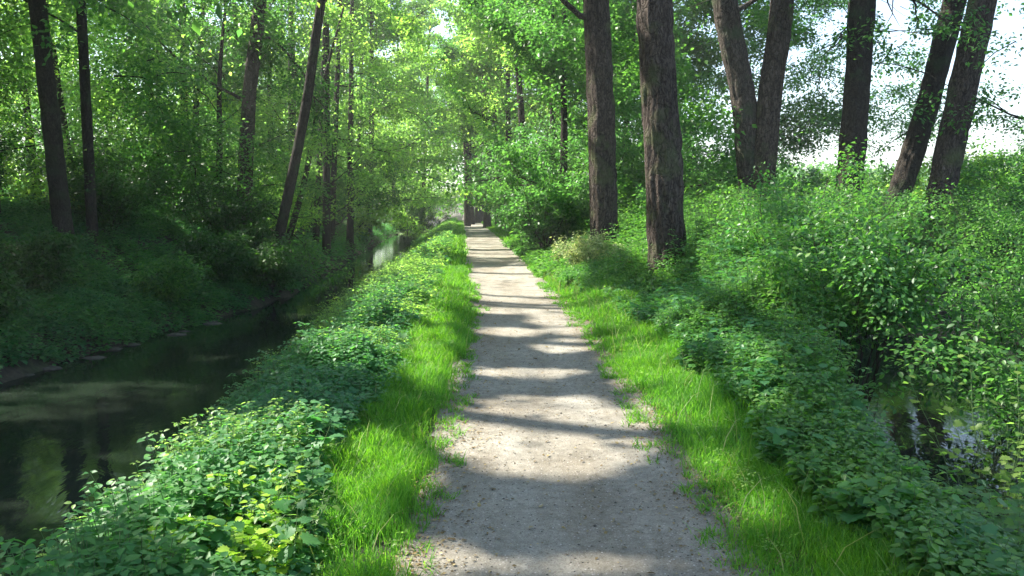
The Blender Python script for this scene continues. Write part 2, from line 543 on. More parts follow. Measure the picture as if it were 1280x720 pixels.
# the ground sheet is coarser, so ride a few mm over its highest neighbour
Z = H(X, Y) + .012
Z[:, 0] -= .03; Z[:, -1] -= .03
i, j = np.meshgrid(np.arange(cols - 1), np.arange(len(py_) - 1)); q = (j * cols + i).ravel()
tag(mesh_obj('path', np.stack([X, Y, Z], -1), [np.stack([q, q + 1, q + cols + 1, q + cols], -1)], [M_PATH], smooth=True), kind='structure')

wy = np.array([-30, -5, 0, 3, 6, 11, 17.7, 22, 30.7, 45, 60, 80, 130.])
V = np.stack([np.stack([XL(wy) - 1.2, wy, wy * 0 + WL], -1), np.stack([XR(wy) + .5, wy, wy * 0 + WL], -1)], 1).reshape(-1, 3)
k = np.arange(len(wy) - 1) * 2
tag(mesh_obj('stream', V, [np.stack([k, k + 1, k + 3, k + 2], -1)], [M_STREAM]), kind='structure')
wy = np.array([-40, -5, 3, 5, 8, 10.5, 12.5, 15, 20, 30, 60, 100, 400.])
V = np.stack([np.stack([PE(wy) - .6, wy, wy * 0 + PW], -1), np.stack([wy * 0 + 132, wy, wy * 0 + PW], -1)], 1).reshape(-1, 3)
k = np.arange(len(wy) - 1) * 2
tag(mesh_obj('pond', V, [np.stack([k, k + 1, k + 3, k + 2], -1)], [M_POND]), kind='structure')


# ------------------------------------------------------------------ trees
def keep_mask(P, rng, z0=2.2):
    """thin the canopy where the sun has to reach the lane"""
    t = P[:, 2] / SD[2]
    gx_ = P[:, 0] - SD[0] * t; gy_ = P[:, 1] - SD[1] * t
    L = lit(gx_, gy_)
    # the mound on the right stands about a metre higher
    t2 = (P[:, 2] - .8) / SD[2]
    hx = P[:, 0] - SD[0] * t2; hy = P[:, 1] - SD[1] * t2
    L2 = np.where(hx > 2.2, lit(hx, hy, .8), 0)
    L = np.maximum(np.where(gx_ < 2.6, L, 0), L2)
    k = rng.rand(len(P)) > L * .985
    return k | (P[:, 2] < z0)


def spray(centers, radii, per, size, rng, flat=.6, droop=.25, outward=None):
    """leaf positions and frames for clusters"""
    n = len(centers)
    c = np.repeat(centers, per, 0); r = np.repeat(radii, per)
    d = nrm(rng.normal(size=(n * per, 3)))
    rr = rng.rand(n * per) ** .5
    P = c + d * (rr * r)[:, None] * np.array([1, 1, flat])
    A = d * np.array([1, 1, .35]) + rng.normal(size=d.shape) * .45
    A[:, 2] -= droop
    N = np.array([0, 0, 1.]) + rng.normal(size=d.shape) * .42
    s = size * rng.uniform(.65, 1.25, n * per)
    return P, A, N, s


def limb_path(p0, d, L, rng, up=.15, n=8, wob=.12):
    pts = [np.array(p0, float)]
    d = nrm(d)
    for k_ in range(n):
        d = nrm(d + rng.normal(size=3) * wob + np.array([0, 0, up / n]))
        pts.append(pts[-1] + d * L / n)
    return np.array(pts)


def grow(rng, trunk_pts, r0, r1, z_lo, n_limb, L_limb, up=.35, sub=5, sub_len=.38, cl_r=.55, droop_end=-.2):
    """limbs from the trunk, side branches from the limbs, cluster centres along them"""
    tubes = []; cen = []; rad_ = []
    tz = trunk_pts[:, 2] - trunk_pts[0, 2]
    top = tz[-1]
    ph = rng.rand() * 6
    for k_ in range(n_limb):
        f = (k_ + rng.rand()) / n_limb
        z = z_lo + (top - z_lo) * f
        p0 = np.array([np.interp(z, tz, trunk_pts[:, a]) for a in range(3)])
        ph += 2.4 + rng.normal() * .3
        rel = 1 - .62 * f ** 1.6
        L = L_limb * rel * rng.uniform(.75, 1.2)
        el = up + .7 * f
        d = np.array([math.cos(ph), math.sin(ph), el])
        pts = limb_path(p0, d, L, rng, up=droop_end, n=8, wob=.2)
        rb = max(.018, (r0 + (r1 - r0) * z / top) * .27 * rel)
        tubes.append((pts, np.linspace(rb, .008, 9)))
        for s_ in range(sub):
            t = .3 + .7 * (s_ + rng.rand()) / sub
            q0 = np.array([np.interp(t * 8, range(9), pts[:, a]) for a in range(3)])
            dd = nrm(pts[min(8, int(t * 8) + 1)] - pts[int(min(7, t * 8))])
            ang = rng.choice([-1, 1]) * rng.uniform(.5, 1.2)
            ca, sa = math.cos(ang), math.sin(ang)
            dd = np.array([dd[0] * ca - dd[1] * sa, dd[0] * sa + dd[1] * ca, dd[2] * .5 + rng.normal() * .2])
            Ls = L * sub_len * rng.uniform(.6, 1.2)
            sp_ = limb_path(q0, dd, Ls, rng, up=-.15, n=4, wob=.2)
            tubes.append((sp_, np.linspace(rb * .35 + .004, .004, 5)))
            for c_ in (1, 2, 3, 4):
                cen.append(sp_[c_] + rng.normal(size=3) * .12); rad_.append(cl_r * rng.uniform(.6, 1.15))
        for c_ in (3, 5, 6, 7, 8):
            cen.append(pts[c_] + rng.normal(size=3) * .1); rad_.append(cl_r * rng.uniform(.6, 1.1))
    return tubes, np.array(cen), np.array(rad_)


def lit_share(pts):
    t = pts[:, 2] / SD[2]
    return lit(pts[:, 0] - SD[0] * t, pts[:, 1] - SD[1] * t).max() if len(pts) else 0


def add_parts(root, base, trunk_mb, tubes, P, A, N, s, shape, leafm, bark, split_branches=False, cull=False):
    if split_branches:
        trunk_mb.build('trunk', bark, root, True, base)
        k_ = 0
        for main, subs in split_branches:
            b = MB(); tube(b, *tubes[main], sides=8)
            for q_ in subs: tube(b, *tubes[q_], sides=5)
            b.build('branch', bark, root, True, base)
    else:
        for t_ in tubes:
            if cull and t_[0][0, 2] > 2.2 and lit_share(t_[0][1:]) > .45: continue
            tube(trunk_mb, t_[0], t_[1], sides=5)
        trunk_mb.build('trunk', bark, root, True, base)
    mb = MB(); leaves(mb, P, A, N, s, shape)
    return mb.build('crown', leafm, root, False, base)


def tree(name, label, cat, ctrl, r0, r1, seed, z_lo, n_limb, L_limb, per=46, lsize=.11, leafm=None, bark=None, shape=LEAF_FAR, sides=20, ridge=0, rings=40,
         group=None, mask=True, split=False, extra=None, cl_r=.55, up=.35, sub=5, flare=.25, droop_end=-.2, thin=None):
    rng = R(seed)
    ctrl = np.array(ctrl, float)
    base = ctrl[0].copy()
    pts = smooth_path(ctrl, rings)
    h = pts[:, 2] - base[2]
    rr = r0 + (r1 - r0) * (h / h[-1])
    rr = rr * (1 + flare * np.exp(-np.maximum(h, 0) / .35))
    root = empty(name, base, label, cat, group)
    mb = MB(); tube(mb, pts, rr, sides, ridge=ridge, seed=seed)
    tubes, cen, cr = grow(rng, pts, r0, r1, z_lo, n_limb, L_limb, up=up, cl_r=cl_r, sub=sub, droop_end=droop_end)
    if extra is not None:
        for (ep, er_, ecl) in extra:
            tubes.append((ep, er_))
            for c_ in ecl: cen = np.vstack([cen, c_]); cr = np.append(cr, cl_r)
    P, A, N, s = spray(cen, cr, per, lsize, rng)
    g = H(P[:, 0], P[:, 1])
    ok = P[:, 2] > g + .1
    if mask: ok &= keep_mask(P + nrm(A) * (s * .5)[:, None], rng)
    if thin is not None: ok &= thin(P, rng)
    P, A, N, s = P[ok], A[ok], N[ok], s[ok]
    sb = False
    if split:
        st = sub + 1
        sb = [(k_ * st, range(k_ * st + 1, k_ * st + st)) for k_ in range(n_limb)]
        if extra is not None:
            sb += [(n_limb * st + k_, []) for k_ in range(len(extra))]
    add_parts(root, base, mb, tubes, P, A, N, s, shape, leafm or M_TREE, bark or M_BARK2, sb, cull=mask)
    return root


def gz(x, y, dz=-.15):
    return np.array([x, y, float(H(x, y)) + dz])


def lean(px0, py0, d, px1, py1, top, bow=0.0, d1=None):
    """trunk control points from where the photo shows the base to its direction at the top of the frame, carried on to height top"""
    b = ray(px0, py0, d); b[2] = float(H(b[0], b[1])) - .2
    a = ray(px1, py1, d1 or d)
    v = a - b
    pts = [b + v * t for t in (0, .33, .66, 1)]
    pts[1][0] += bow * .7; pts[2][0] += bow
    k_ = (top - a[2])
    vv = nrm(v)
    c1 = a + vv * k_ * .5 + np.array([0, 0, .2]); c2 = a + vv * k_ + np.array([0, 0, .8])
    return pts + [c1, c2]


LAKE_THIN = None


def open_sky(P, rng):
    """gaps of sky between the lakeside trunks"""
    px, py = to_px(P[:, 0], P[:, 1], P[:, 2])
    n = fbm(px / 70, py / 70, 61)
    inside = (px > 1000) & (py < 260)
    dens = np.where(px < 1010, 2, np.where(px < 1060, 1.25, 1.0))
    return ~((px > 960) & (rng.rand(len(P)) > dens * ss(.3, .62, n) * 1.5))


GT = 'tall trees on the strip between the path and the pond'
tree('old_tree', 'thick upright brown trunk with furrowed bark rising from the nettles nearest the path', 'tree',
     lean(836, 350, 14.5, 818, 0, 17, .02), .335, .24, 11, 6.5, 12, 4.6, per=44, bark=M_BARK, sides=110, ridge=1, rings=220, group=GT, split=True)
tree('old_tree', 'reddish brown trunk behind the pale flowering bush, left of the thickest tree', 'tree',
     lean(757, 300, 20, 745, 0, 17, .03), .36, .24, 12, 5.6, 14, 4.6, per=50, bark=M_BARK, sides=90, ridge=1, rings=200, group=GT, split=True)
tree('forked_tree', 'dark slim stem leaning away from its paler twin, left half of the V', 'tree',
     lean(950, 250, 20.2, 906, 0, 17, .16), .335, .24, 13, 6.0, 10, 4.6, per=36, bark=M_BARK2, sides=80, ridge=.8, rings=180, group=GT, split=True, thin=open_sky, flare=.1)
tree('forked_tree', 'trunk with a sunlit pale streak, right half of the V', 'tree',
     lean(948, 255, 20, 978, 0, 17, -.08), .31, .22, 14, 6.2, 10, 4.6, per=36, bark=M_BARK, sides=80, ridge=.8, rings=180, group=GT, split=True, thin=open_sky, flare=.1)
tree('lakeside_tree', 'nearly straight dark trunk standing alone against the white sky', 'tree',
     lean(1056, 250, 19, 1079, 0, 17, .02), .31, .24, 15, 5.0, 10, 4.6, per=44, leafm=M_LAKE, bark=M_BARK3, sides=80, ridge=.8, rings=180, group=GT, split=True, thin=open_sky)
tree('leaning_tree', 'dark trunk leaning right behind the front leaning trunk', 'tree',
     lean(1096, 245, 20.5, 1194, 0, 16, .08), .29, .25, 16, 6.4, 10, 4.6, per=60, leafm=M_LAKE, bark=M_BARK3, sides=80, ridge=.8, rings=180, group=GT, split=True, thin=open_sky)
tree('leaning_tree', 'rightmost and thickest leaning trunk, bark lit along its left edge', 'tree',
     lean(1158, 250, 18.5, 1228, 0, 16, -.02), .32, .27, 17, 6.4, 10, 4.6, per=60, leafm=M_LAKE, bark=M_BARK, sides=80, ridge=.8, rings=180, group=GT, split=True, thin=open_sky)


def simple_tree(x, y, hgt, r0, seed, lx=0, ly=0, z_lo=1.6, n=26, L=3.2, name='young_tree', label='', group=None, leafm=None, bark=None, per=46, lsize=.115, mask=True,
                thin=None, cl_r=.62, up=.35, sub=5, rings=24, sides=12):
    b = gz(x, y)
    rng = R(seed + 1000)
    c = [b, b + [lx * .3 + rng.normal() * .1, ly * .3, hgt * .3], b + [lx * .65 + rng.normal() * .15, ly * .65, hgt * .65], b + [lx, ly, hgt]]
    return tree(name, label, 'tree', c, r0, .03, seed, z_lo, n, L, per=per, lsize=lsize, leafm=leafm, bark=bark or M_BARK3, group=group, mask=mask, thin=thin,
                cl_r=cl_r, up=up, sub=sub, rings=rings, sides=sides)


simple_tree(13.4, 18.5, 12, .2, 90, lx=-.4, z_lo=3.6, n=30, L=4.6, name='lakeside_tree', label='tree beyond the right edge, only its hanging leafy boughs in view', group=GT, leafm=M_LAKE, thin=open_sky, per=40)
simple_tree(12.6, 30, 13, .2, 91, z_lo=1.8, n=34, L=4.4, name='lakeside_tree', label='airy tree on the pond bank seen between the lone dark trunk and the leaning ones', group=GT, leafm=M_LAKE, thin=open_sky, per=40)
GR = 'leafy trees right of the far stretch of path'
for k_, (x, y, hg, r0, lb, lm) in enumerate([
        (1.6, 27, 11, .16, 'bushy bright green tree overhanging the path just past the reddish brown trunk', M_TREE),
        (4.2, 24, 10, .13, 'slim dark tree with low boughs between the reddish brown and the thickest trunk', M_TREE),
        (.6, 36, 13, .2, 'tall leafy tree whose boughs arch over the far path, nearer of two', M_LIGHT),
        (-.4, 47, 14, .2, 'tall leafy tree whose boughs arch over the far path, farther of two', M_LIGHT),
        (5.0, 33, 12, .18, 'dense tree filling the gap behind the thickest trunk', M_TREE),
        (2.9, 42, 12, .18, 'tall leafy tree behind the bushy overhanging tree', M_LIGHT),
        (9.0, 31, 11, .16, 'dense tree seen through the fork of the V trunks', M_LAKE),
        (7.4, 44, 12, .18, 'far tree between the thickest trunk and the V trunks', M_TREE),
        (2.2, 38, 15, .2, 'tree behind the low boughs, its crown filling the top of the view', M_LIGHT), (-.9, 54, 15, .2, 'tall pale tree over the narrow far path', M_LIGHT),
        (1.5, 31, 13, .17, 'tree whose boughs hang low over the path before the arching pair', M_TREE),
        (-1.0, 62, 14, .2, 'far tree closing off the view right of the path end', M_LIGHT)]):
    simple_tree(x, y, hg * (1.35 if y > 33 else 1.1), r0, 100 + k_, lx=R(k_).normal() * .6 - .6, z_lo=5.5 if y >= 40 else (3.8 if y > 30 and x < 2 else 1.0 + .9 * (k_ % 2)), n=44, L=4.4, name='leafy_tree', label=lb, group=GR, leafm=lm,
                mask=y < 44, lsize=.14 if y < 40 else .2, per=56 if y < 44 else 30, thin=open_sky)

# the row of trunks at the far end of the path
for k_, (px, w_) in enumerate([(584, .24), (590, .22), (597, .27), (603, .2), (609, .26)]):
    d = 58 + 5 * k_ if k_ < 4 else 54
    b = ray(px, 268, d)
    c = [gz(b[0], b[1]), b + [(-.15) * (k_ % 2), 0, 3.5], b + [-.2, 0, 7], b + [-.3, .2, 13]]
    tree('avenue_tree', 'bare trunk in the far row at the path end, %s' % ['leftmost', 'second from left', 'third and thickest',
         'fourth and thinnest', 'rightmost'][k_], 'tree', c, w_, .1, 140 + k_, 5.5, 16, 3.6, per=40, lsize=.19, leafm=M_TREE, bark=M_BARK2, sides=14,
         group='row of trunks at the far end of the path', mask=False)

# ---- the left bank
GL = 'slender trees on the far bank of the stream'
L_ = [  # base px,py,d  top px,py  r  label bark
    (78, 225, 17, 46, 0, .20, .13, 'thickest dark trunk above the steep bank, leftmost of all', 0.0, M_BARK3, 3.4),
    (113, 245, 18, 101, 0, .12, .09, 'thin dark pole of a tree next to the leftmost trunk', 0.0, M_BARK3, 3.0),
    (299, 215, 24, 325, 0, .24, .17, 'sturdy grey trunk leaning slightly right, in front of the bright gap', -.12, M_BARK2, 4.6),
    (330, 300, 20.5, 402, 0, .145, .10, 'long slim trunk leaning right over the stream from the water edge', .10, M_BARK3, 3.2),
    (364, 235, 33, 364, 0, .18, .13, 'upright grey trunk seen between the two leaning ones', 0, M_BARK2, 5.5),
    (205, 240, 30, 172, 0, .15, .11, 'thin trunk tilting left behind bright leaves', 0, M_BARK3, 3.5),
    (233, 240, 31, 227, 0, .15, .11, 'thin upright trunk behind bright leaves, left of the sturdy grey one', 0, M_BARK3, 4.0),
    (412, 240, 37, 425, 0, .15, .1, 'faint thin trunk behind the long slim leaning one', 0, M_BARK3, 4.5),
    (340, 240, 36, 334, 0, .13, .1, 'pencil thin far trunk between the sturdy and the upright grey trunks', 0, M_BARK3, 5),
]
for k_, (a, b_y, d, c_, e_, r0, r1, lb, bow, bk, zl) in enumerate(L_):
    tree('slender_tree', lb, 'tree', lean(a, b_y, d, c_, e_, 15, bow), r0, r1 * .8, 200 + k_, zl, 26, 3.6, per=30, lsize=.12, leafm=[M_TREE, M_LIGHT][k_ % 2], bark=bk,
         sides=24 if k_ < 5 else 12, ridge=.5 if k_ < 5 else 0, rings=70, group=GL, up=.2, flare=.2)

# understorey behind and among them
rng0 = R(5)
US = [(-9.2, 24.5, 7, 'low leafy tree beside the base of the long leaning trunk'), (-8.3, 29, 8, 'leafy tree reaching over the stream beyond the long leaning trunk'),
      (-8.6, 35, 10, 'tall sunlit tree at the bend of the stream, nearest of its bank'), (-9.4, 42, 12, 'broad sunlit tree overhanging the middle of the stream'),
      (-9.6, 50, 13, 'yellow green tree above the far water'), (-11.5, 58, 14, 'sunlit tree behind the yellow green tree on the far bank'),
      (-11.5, 30, 11, 'bright tree between the leaning trunks, set back from the water'), (-13.5, 25, 9, 'bright layered tree left of the sturdy grey trunk'),
      (-15.0, 20.5, 9, 'layered green tree between the leftmost trunk and the thin trunk'), (-16.5, 28, 11, 'bright tree behind the thin upright trunks'),
      (-19.5, 24, 11, 'dense green tree at the left end of the wood, behind the leftmost trunk'), (-12.5, 38, 12, 'airy tree below the bright gap in the canopy'),
      (-17, 38, 13, 'airy far tree left of the bright gap'), (-22, 33, 13, 'dense far tree behind the leftmost trunks'), (-13.5, 17.5, 6, 'shaded young tree at the top of the steep bank'),
      (-14, 48, 14, 'sunlit far tree right of the bright gap'), (-9.9, 68, 15, 'farthest tree over the stream'), (-20, 50, 15, 'pale far tree in the thick of the wood'),
      (-27, 45, 15, 'farthest tree in the thick of the wood'), (-3.5 - 5.5, 78, 15, 'tree closing the end of the stream'),
      (-7.2, 31, 13, 'yellow green tree leaning out over the stream before the bend'), (-7.9, 39, 14, 'tall yellow green tree over the stream bend'),
      (-8.6, 48, 17, 'tallest tree of the far bank, its crown closing the top of the view'), (-8.2, 73, 19, 'very tall tree at the end of the stream')]
for k_, (x, y, hg, lb) in enumerate(US):
    simple_tree(x, y, hg * (1.35 if y > 33 else 1.1), .07 + .008 * hg, 300 + k_, lx=rng0.normal() * .8 + .5, ly=rng0.normal() * .5, z_lo=3.4 if x > -8.5 and y < 60 else .6, n=36 if y < 40 else 38, L=3.1 + .12 * hg, name='woodland_tree', label=lb,
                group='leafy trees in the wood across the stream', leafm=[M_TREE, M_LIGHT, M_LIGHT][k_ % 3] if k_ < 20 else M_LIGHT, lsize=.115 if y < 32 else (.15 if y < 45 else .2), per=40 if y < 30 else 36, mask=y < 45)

# trees added beside the camera, mostly out of view, to shade the lane
for k_, (x, y, hg, lb) in enumerate([(-8.6, 4.5, 15, 'added shade tree on the far bank just outside the view'), (-9.2, 9.5, 15, 'added tree on the far bank shading the near water'),
                                     (-10.2, 13.5, 16, 'added tall tree shading the steep bank'), (-11.5, 17.5, 16, 'tall tree added for shade over the steep bank')]):
    tree('added_shade_tree', lb, 'tree', [gz(x, y), gz(x, y) + [.3, 0, 5], gz(x, y) + [.9, 0, 10], gz(x, y) + [1.3, 0, hg]], .28, .08, 400 + k_, 6.2, 40, 6.2, per=80, lsize=.19,
         leafm=M_TREE, bark=M_BARK2, group='added tall trees whose crowns shade the lane', up=.15, cl_r=.85)

# distant woods closing the view
mb = MB(); rngd = R(77)
n = 60000
ang = rngd.rand(n)
xx = rngd.uniform(-75, 8, n); yy = 88 + rngd.rand(n) * 30 + np.abs(xx + 5) * -.35
zz = rngd.rand(n) ** .8 * (13 + 5 * fbm(xx * .15, xx * 0, 3))
P = np.stack([xx, yy, zz], -1)
leaves(mb, P, rngd.normal(size=(n, 3)), np.array([0, 0, 1.]) + rngd.normal(size=(n, 3)) * .5, rngd.uniform(.3, .6, n), LEAF_FAR)
n = 70000
xx = rngd.uniform(14, 230, n); yy = rngd.uniform(118, 150, n)
P = np.stack([xx, yy, rngd.rand(n) * (5 + 3 * fbm(xx * .05, xx * 0, 5)) + 1], -1)
leaves(mb, P, rngd.normal(size=(n, 3)), np.array([0, 0, 1.]) + rngd.normal(size=(n, 3)) * .5, rngd.uniform(.4, .9, n), LEAF_FAR)
tag(mb.build('far_woods', M_TREE), kind='stuff')


# ------------------------------------------------------------------ shrubs
def shrub(name, label, x, y, hgt, spread, seed, nst=9, per=40, lsize=.08, leafm=None, shape=LEAF_FAR, group=None, cl_r=.3, lean_=(0, 0), mask=False, cat='shrub', z0=None, stemr=.02,
          arch=-.5, clusters=4, stemm=None, tlo=.25):
    rng = R(seed)
    b = gz(x, y, -.05)
    if z0 is not None: b[2] = z0
    root = empty(name, b, label, cat, group)
    st = MB(); cen = []; cr = []
    for k in range(nst):
        a = rng.rand() * 6.283
        e = rng.uniform(.25, 1.0)
        d = np.array([math.cos(a) * e * spread / hgt + lean_[0], math.sin(a) * e * spread / hgt + lean_[1], 1.0])
        L = hgt * rng.uniform(.7, 1.15)
        pts = limb_path(b, d, L, rng, up=arch * e, n=8, wob=.10)
        tube(st, pts, np.linspace(stemr, .003, 9), 5)
        for s_ in range(5):
            t = tlo + (.97 - tlo) * (s_ + rng.rand()) / 5
            q0 = np.array([np.interp(t * 8, range(9), pts[:, q_]) for q_ in range(3)])
            dd = nrm(np.array([rng.normal(), rng.normal(), .25]))
            sp_ = limb_path(q0, dd, hgt * .25 * rng.uniform(.6, 1.2), rng, up=-.2, n=4, wob=.2)
            tube(st, sp_, np.linspace(stemr * .35, .002, 5), 4)
            for c_ in (1, 2, 3, 4)[-clusters:]: cen.append(sp_[c_]); cr.append(cl_r * rng.uniform(.6, 1.1))
        cen.append(pts[-1]); cr.append(cl_r)
    cen = np.array(cen)
    P, A, N, s = spray(cen, np.array(cr), per, lsize, rng, flat=.6)
    ok = P[:, 2] > H(P[:, 0], P[:, 1]) + .02
    if mask: ok &= keep_mask(P, rng)
    P, A, N, s = P[ok], A[ok], N[ok], s[ok]
    st.build('stems', stemm or M_TWIG, root, True, b)
    mb = MB(); leaves(mb, P, A, N, s, shape)
    mb.build('foliage', leafm or M_BRAMBLE, root, False, b)
    return root


# along the far bank, leaning out over the water
BB = 'bushes along the far bank of the stream'
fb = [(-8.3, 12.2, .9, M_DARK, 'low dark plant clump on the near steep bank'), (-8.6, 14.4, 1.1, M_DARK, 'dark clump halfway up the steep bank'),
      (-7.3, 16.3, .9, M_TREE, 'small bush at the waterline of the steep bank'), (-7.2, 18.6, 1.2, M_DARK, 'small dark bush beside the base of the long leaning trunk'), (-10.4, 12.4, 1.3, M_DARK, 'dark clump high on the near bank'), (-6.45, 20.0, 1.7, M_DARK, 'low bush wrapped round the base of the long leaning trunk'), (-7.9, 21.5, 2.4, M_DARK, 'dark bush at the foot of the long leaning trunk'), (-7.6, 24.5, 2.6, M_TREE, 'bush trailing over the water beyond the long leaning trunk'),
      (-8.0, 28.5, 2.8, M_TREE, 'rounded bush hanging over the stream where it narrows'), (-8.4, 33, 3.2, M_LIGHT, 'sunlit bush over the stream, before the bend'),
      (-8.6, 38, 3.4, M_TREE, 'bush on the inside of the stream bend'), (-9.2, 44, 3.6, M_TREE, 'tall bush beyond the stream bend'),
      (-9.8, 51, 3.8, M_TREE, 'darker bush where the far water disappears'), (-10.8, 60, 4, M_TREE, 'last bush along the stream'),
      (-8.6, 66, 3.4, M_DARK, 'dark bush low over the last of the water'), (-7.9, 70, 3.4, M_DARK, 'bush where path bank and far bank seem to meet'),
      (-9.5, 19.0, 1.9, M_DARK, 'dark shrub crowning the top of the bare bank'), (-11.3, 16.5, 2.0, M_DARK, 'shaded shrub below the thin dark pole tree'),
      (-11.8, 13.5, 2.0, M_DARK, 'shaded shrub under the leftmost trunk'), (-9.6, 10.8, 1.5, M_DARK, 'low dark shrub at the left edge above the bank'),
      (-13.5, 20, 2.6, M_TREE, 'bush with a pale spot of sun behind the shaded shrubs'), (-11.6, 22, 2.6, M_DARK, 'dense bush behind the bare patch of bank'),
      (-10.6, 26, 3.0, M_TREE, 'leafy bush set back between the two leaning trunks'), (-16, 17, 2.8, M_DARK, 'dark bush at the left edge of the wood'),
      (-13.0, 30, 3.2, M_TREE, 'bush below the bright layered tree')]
for k_, (x, y, hg, lm, lb) in enumerate(fb):
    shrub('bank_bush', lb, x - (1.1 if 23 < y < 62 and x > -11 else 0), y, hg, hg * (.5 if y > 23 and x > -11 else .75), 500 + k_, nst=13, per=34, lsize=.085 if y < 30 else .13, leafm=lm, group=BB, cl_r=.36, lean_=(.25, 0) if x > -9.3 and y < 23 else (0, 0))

# right of the path
RB = 'bushes on the strip between path and pond'
rb = [(15.0, 22.5, 4.2, M_TREE, 'tall bush beyond the leaning trunks at the right edge'), (11.8, 22.0, 3.0, M_LIGHT, 'lighter bush behind the leaning trunks'),
      (17.5, 26, 4.6, M_TREE, 'far tall bush by the pond, right of the leaning trunks'), (9.9, 23.5, 2.8, M_BRAMBLE, 'bush behind the foot of the lone dark trunk'), (1.0, 24, 3.3, M_TREE, 'dark green bush beside the path behind the pale flowering one'), (.9, 29.5, 4.2, M_TREE, 'rounded bush hugging the narrow far path'),
      (.9, 36, 4.6, M_TREE, 'bush under the arching boughs, farther along the path'), (1.2, 45, 4.8, M_LIGHT, 'farthest bush bordering the path'),
      (3.3, 27, 4.2, M_TREE, 'tall bush seen just right of the reddish brown trunk'), (4.6, 20.5, 2.0, M_TREE, 'bush filling the space between the two brown trunks and the V'),
      (7.4, 24, 2.4, M_TREE, 'bush behind the foot of the V trunks'), (9.2, 18.5, 1.9, M_LAKE, 'bush between the lone dark trunk and the V trunks'),
      (11.6, 19.4, 1.8, M_BRAMBLE, 'sunlit bush at the foot of the leaning trunks'), (13.2, 18.5, 3.6, M_LAKE, 'tall loose bush at the right edge against the sky'),
      (10.6, 19.2, 1.5, M_BRAMBLE, 'spreading bush on the bank before the leaning trunks'), (2.6, 33, 4.8, M_TREE, 'tall bush closing the gap behind the dark green one'),
      (6.3, 29, 4.2, M_TREE, 'tall bush between the thickest trunk and the V, set back')]
for k_, (x, y, hg, lm, lb) in enumerate(rb):
    shrub('bush', lb, x, y, hg, min(hg * .8, 2.0), 530 + k_, nst=18, per=44, lsize=.08 if y < 22 else .12, leafm=lm, group=RB, cl_r=.34)

PB = 'shrubs arching over the near edge of the pond'
for k_, (x, y, hg, lm, lb) in enumerate([
        (3.55, 8.1, 2.1, M_BRAMBLE, 'shrub with high foliage arching above the upper bright patch of water'), (5.5, 7.6, 2.7, M_TREE, 'tall shrub leaning in over the water from the right edge'), (3.8, 11.2, 2.3, M_BRAMBLE, 'shrub at the water edge in front of the lone dark trunk'),
        (9.0, 13.9, 3.9, M_TREE, 'tallest loose shrub at the right edge below the leaning trunk crown'),
        (6.2, 16.6, 1.9, M_BRAMBLE, 'shrub on the far side of the inlet below the fork of the V trunks'), (8.0, 18.3, 1.7, M_TREE, 'shrub hiding the foot of the lone dark trunk')]):
    shrub('pond_shrub', lb, x, y, hg, hg * .5, 570 + k_, nst=14, per=34, lsize=.06, leafm=lm, group=PB, cl_r=.33, shape=LEAF_MID, tlo=.62 if y < 10 else .35, lean_=(-.4 if x == 5.5 else .12, 0), stemr=.009)
shrub('flowering_bush', 'pale sunlit bush with whitish leaves beside the path, in front of the reddish brown trunk', 1.75, 17.6, 1.15, 1.0, 560, nst=16, per=34, lsize=.055, leafm=M_PALE, cl_r=.2)
shrub('dead_bush', 'small dry reddish bush at the grass edge near the pale one', 2.2, 15.6, .6, .25, 561, nst=6, per=9, lsize=.05, leafm=M_RED, cl_r=.12)


# ------------------------------------------------------------------ herbs
def herbs(mb, x, y, hgt, rng, lsize=.07, shape=LEAF_NETTLE, tiers=6, pairs=4, top_frac=.75, stems=True, sl=.16, sm=1, spreadk=1.0, nocross=None):
    """upright herb stems with tiers of opposite leaves; x,y,hgt arrays"""
    n = len(x)
    z = H(x, y)
    lx = rng.normal(size=n) * sl * hgt; ly = rng.normal(size=n) * sl * hgt
    base = np.stack([x, y, z - .02], -1)
    topv = np.stack([lx, ly, hgt], -1)
    if stems:
        w_ = .0022 + .0022 * hgt
        a = rng.rand(n) * 6.28
        V = []
        for lev, f in ((0, 1.0), (1, .5)):
            c = base + topv * (0 if lev == 0 else 1)
            for q_ in range(3):
                V.append(c + np.stack([np.cos(a + q_ * 2.094), np.sin(a + q_ * 2.094), a * 0], -1) * (w_ * f)[:, None])
        V = np.stack(V, 1)
        b6 = (np.arange(n) * 6)[:, None, None]
        fq = np.array([(0, 1, 4, 3), (1, 2, 5, 4), (2, 0, 3, 5)])
        mb.add(V.reshape(-1, 3), (fq[None] + b6).reshape(-1, 4), sm)
    ph = rng.rand(n) * 6.28
    for t in range(tiers):
        f = 1 - top_frac * (tiers - 1 - t) / max(tiers - 1, 1) * rng.uniform(.85, 1.1, n)
        f = np.clip(f, .12, 1)
        size = lsize * (1.05 - .45 * (t / max(tiers - 1, 1)) ** 2) * rng.uniform(.7, 1.25, n)
        for q_ in range(pairs):
            an = ph + t * 1.5708 * .9 + q_ * 2 * math.pi / pairs + rng.normal(size=n) * .25
            d = np.stack([np.cos(an), np.sin(an), rng.normal(size=n) * .28 - .05], -1)
            pet = size * .35
            P = base + topv * f[:, None] + d * pet[:, None] * spreadk
            N = np.array([0, 0, 1.]) + rng.normal(size=(n, 3)) * .22
            leaves(mb, P, d, N, size, shape)


def scatter(rng, n, x0, x1, y0, y1, dens):
    x = rng.uniform(x0, x1, n); y = rng.uniform(y0, y1, n)
    k = rng.rand(n) < dens(x, y)
    return x[k], y[k]


rng = R(21)
# -- left herb bed between grass and stream
def left_bed(x, y):
    return ((x < PL(y) - .30 - .5 * fbm(y * .9, y * 0, 6) - .15 * fbm(y * 4, x * 4, 7)) & (x > XR(y) - .15)).astype(float)


